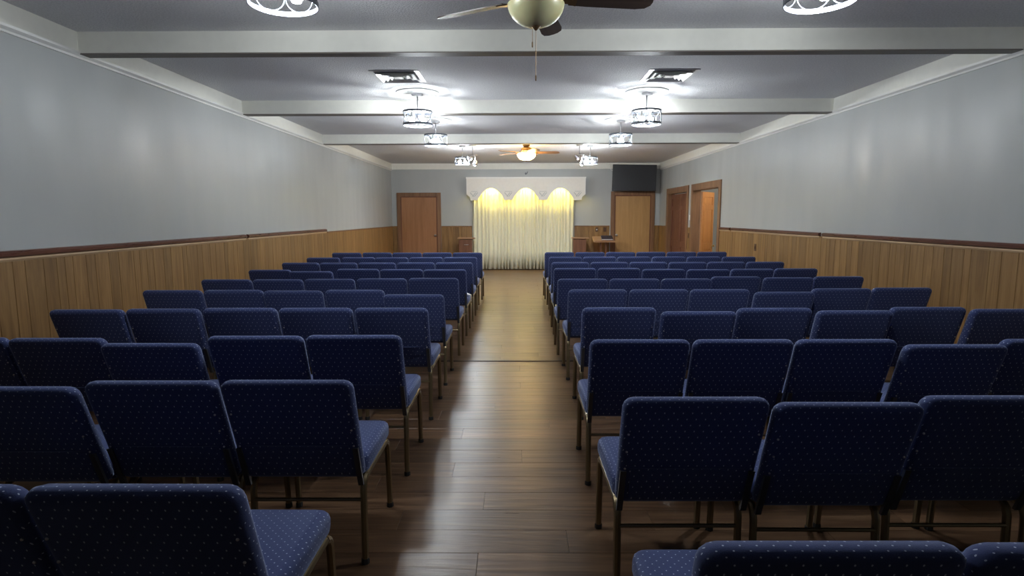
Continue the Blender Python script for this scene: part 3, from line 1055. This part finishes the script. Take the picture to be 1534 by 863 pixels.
for s_, xx in ((-1, PX0), (1, PX1)):
    bm = bmesh.new(); box(bm, min(xx - XC, xx - XC - s_ * 0.02), max(xx - XC, xx - XC - s_ * 0.02), -0.012, 0.0, 2.05 - PB, PT - PB - 0.036); obj('edge_moulding', bm, M['white'], pel)
# carved corbel fields between the arches
for cx_, w in ((PX0 + 0.205, 0.17), (XC - 0.4625, 0.20), (XC + 0.4625, 0.20), (PX1 - 0.205, 0.17)):
    c_ = cx_ - XC
    bm = bmesh.new()
    box(bm, c_ - w / 2, c_ + w / 2, -0.012, 0.0, 0.225, 0.237)
    fr = obj('corbel', bm, M['relief'], pel)
    for ang, ox in ((50, 0.05), (50, 0.0), (-50, -0.06)):
        bm = bmesh.new()
        rbox(bm, 0.14, 0.012, 0.020, Matrix.Translation((c_ + ox, -0.006, 0.15)) @ Matrix.Rotation(R(-ang), 4, 'Y'))
        obj('carved_band', bm, M['relief'], fr)
# warm tubes hidden behind the board, one over each arch
for cx_, wd in zip(centres, ('nearest the reddish door', 'in the middle', 'nearest the golden door')):
    t = empty('pelmet_lamp', (cx_, YP + 0.10, 2.36))
    tag(t, 'warm tube lamp behind the pelmet arch %s' % wd, 'lamp', 'lamps behind the pelmet')
    bm = bmesh.new(); tube(bm, [(-0.20, 0, -0.02), (0.20, 0, -0.02)], 0.013, 8); obj('tube', bm, M['pelmet_lamp'], t, True)
    bm = bmesh.new(); box(bm, -0.24, 0.24, -0.075, -0.025, -0.03, 0.05); obj('holder', bm, M['white'], t)
# small hook on the wall over the pelmet
t = empty('wall_hook', (0.25, YB, 2.62)); tag(t, 'tiny dark hook on the wall above the pelmet', 'hook')
bm = bmesh.new(); lathe(bm, [(0.018, 0), (0.018, 0.006), (0, 0.008)], 12); bm.transform(Matrix.Rotation(R(90), 4, 'X')); obj('hook_base', bm, M['iron'], t)
bm = bmesh.new(); tube(bm, [(0, -0.004, 0), (-0.01, -0.04, -0.01), (0.0, -0.06, -0.035), (0.03, -0.06, -0.02), (0.055, -0.05, 0.04)], 0.008, 8); obj('hook_arm', bm, M['iron'], t, True)

# ------------------------------------------------------------------ television
tvx, tvy, tvz = 3.12, 15.80, 2.46
t = empty('television', (tvx, tvy, tvz)); t.rotation_euler = (0, R(1.2), R(-3))
tag(t, 'black flat television on a wall arm above the golden door', 'television')
obj('screen_housing', bbox(-0.575, 0.575, 0.0, 0.05, -0.345, 0.345, 0.008, 2), M['black'], t)
obj('screen', bbox(-0.56, 0.56, -0.004, 0.0, -0.325, 0.332), M['tv'], t)
bm = bmesh.new(); box(bm, -0.16, 0.16, 0.05, 0.068, -0.14, 0.14); box(bm, -0.03, 0.03, 0.068, 0.36, -0.03, 0.03); box(bm, -0.09, 0.09, 0.36, 0.385, -0.16, 0.16)
obj('wall_arm', bm, M['iron'], t)
t = empty('antenna_cable', (2.52, 15.92, 2.70)); tag(t, 'short pale cable hooked at the corner of the television', 'cable')
bm = bmesh.new(); tube(bm, [(-0.03, 0.30, 0.14), (-0.05, 0.05, 0.12), (-0.04, 0.0, 0.03), (0.0, 0.0, -0.02), (0.05, 0.02, -0.04)], 0.008, 8); obj('cord', bm, M['white'], t, True)

# ------------------------------------------------------------------ stands by the curtain wall
def podium(x0, x1, y, top, label, handle):
    cx_ = (x0 + x1) / 2
    t = empty('podium', (cx_, y, 0)); tag(t, label, 'podium', 'wooden podiums beside the curtain')
    w = (x1 - x0) / 2
    obj('body', bbox(-w + 0.03, w - 0.07, -0.16, 0.16, 0.05, top - 0.05, 0.006, 1), M['furniture'], t)
    obj('plinth', bbox(-w + 0.01, w - 0.05, -0.18, 0.18, 0.0, 0.05, 0.006, 1), M['furniture'], t)
    bm = bbox(-w, w, -0.20, 0.20, -0.018, 0.018, 0.008, 2)
    tp = obj('reading_top', bm, M['shelf'], t); tp.location = (0, 0, top - 0.02); tp.rotation_euler = (R(-1.5), 0, 0)
    if handle:
        bm = bmesh.new(); tube(bm, [(-0.05, -0.16, 0.72), (-0.05, -0.185, 0.72), (0.06, -0.185, 0.72), (0.06, -0.16, 0.72)], 0.007, 8)
        obj('handle', bm, M['chrome'], t, True)
podium(-1.55, -1.10, 15.62, 0.905, 'dark wooden podium with pale handle on the reddish door side of the curtain', True)
podium(1.46, 1.90, 15.62, 0.905, 'dark wooden podium between the curtain and the register stand', False)
t = empty('register_stand', (2.30, 15.62, 0)); tag(t, 'wooden register stand on twin posts beside the golden door', 'stand')
for dx in (-0.07, 0.07):
    obj('post', bbox(dx - 0.022, dx + 0.022, -0.022, 0.022, 0.05, 0.78, 0.004, 1), M['furniture'], t)
obj('foot', bbox(-0.20, 0.20, -0.16, 0.16, 0.0, 0.05, 0.01, 2), M['furniture'], t)
obj('ledge', bbox(-0.24, 0.28, -0.19, -0.15, 0.775, 0.82, 0.004, 1), M['shelf'], t)
tp = obj('reading_top', bbox(-0.28, 0.28, -0.18, 0.18, -0.015, 0.015, 0.004, 1), M['shelf'], t); tp.location = (0, 0, 0.845); tp.rotation_euler = (R(20), 0, 0)
t = empty('guest_book', (2.39, 15.62, 0.868)); t.rotation_euler = (R(20), 0, 0); tag(t, 'dark closed guest book lying on the register stand', 'book')
obj('cover', bbox(-0.15, 0.15, -0.12, 0.12, 0.0, 0.008), M['book'], t)
obj('page_block', bbox(-0.145, 0.145, -0.115, 0.115, 0.008, 0.032), M['paper'], t)
obj('top_cover', bbox(-0.15, 0.15, -0.124, 0.12, 0.032, 0.040), M['book'], t)

# ------------------------------------------------------------------ wall plates
def plate(name, loc, axis, m, label, cat, dot=None, w=0.075, h=0.115):
    t = empty(name, loc); tag(t, label, cat)
    if axis == 'y':
        obj('cover_plate', bbox(-w / 2, w / 2, -0.008, 0.0, -h / 2, h / 2, 0.003, 1), m, t)
        bm = bbox(-0.012, 0.012, -0.014, -0.008, -0.022, 0.022)
    else:
        obj('cover_plate', bbox(-0.008, 0.0, -w / 2, w / 2, -h / 2, h / 2, 0.003, 1), m, t)
        bm = bbox(-0.014, -0.008, -0.012, 0.012, -0.022, 0.022)
    if dot is None:
        obj('toggle', bm, M['plate_brown'] if m is not M['white'] else M['white'], t)
    else:
        bm.free()
        bm = bmesh.new(); bmesh.ops.create_icosphere(bm, subdivisions=2, radius=0.02, matrix=Matrix.Translation((0, -0.012, 0)))
        obj('knob', bm, dot, t, True)
plate('dimmer_switch', (2.20, YB - 0.016, 1.09), 'y', M['plate_brown'], 'dark dimmer plate with white knob by the golden door', 'switch', M['white'])
plate('switch_plate', (2.42, YB - 0.016, 1.09), 'y', M['plate_brown'], 'plain brown switch plate next to the golden door frame', 'switch')
plate('switch_plate', (XR - 0.016, 9.62, 0.95), 'x', M['plate_brown'], 'brown plate on the side wall panelling under the chair rail', 'switch')
plate('switch_plate', (XR - 0.016, 13.37, 1.02), 'x', M['plate_brown'], 'brown plate on the panelling between the two side doors', 'switch')
plate('light_switch', (XR, 13.37, 1.42), 'x', M['white'], 'white light switch on the wall between the two side doors', 'switch')

# folded sheet on an aisle seat
c = chairs[('L', 6, 0)]
t = empty('folded_paper', (c.location.x + 0.20, c.location.y + 0.05, 0.488), R(20)); tag(t, 'folded white paper lying on a seat beside the aisle', 'paper')
obj('lower_sheet', bbox(-0.05, 0.05, -0.09, 0.09, 0.0, 0.004), M['paper'], t)
bm = bbox(-0.05, 0.05, -0.09, 0.09, 0.0, 0.003); bm.transform(Matrix.Translation((0, 0, 0.009)) @ Matrix.Rotation(R(5), 4, 'Y')); obj('upper_sheet', bm, M['paper'], t)

# lamp in the next room
t = empty('hall_lamp', (XR + 1.5, 12.4, ZC)); tag(t, 'round globe lamp on the ceiling of the next room', 'lamp')
bm = bmesh.new(); lathe(bm, [(0.10, 0), (0.10, -0.025), (0, -0.025)], 24); obj('canopy', bm, M['white'], t, 'angle')
bm = bmesh.new(); bmesh.ops.create_icosphere(bm, subdivisions=2, radius=0.12, matrix=Matrix.Translation((0, 0, -0.12))); obj('globe', bm, M['hall_lamp'], t, True)
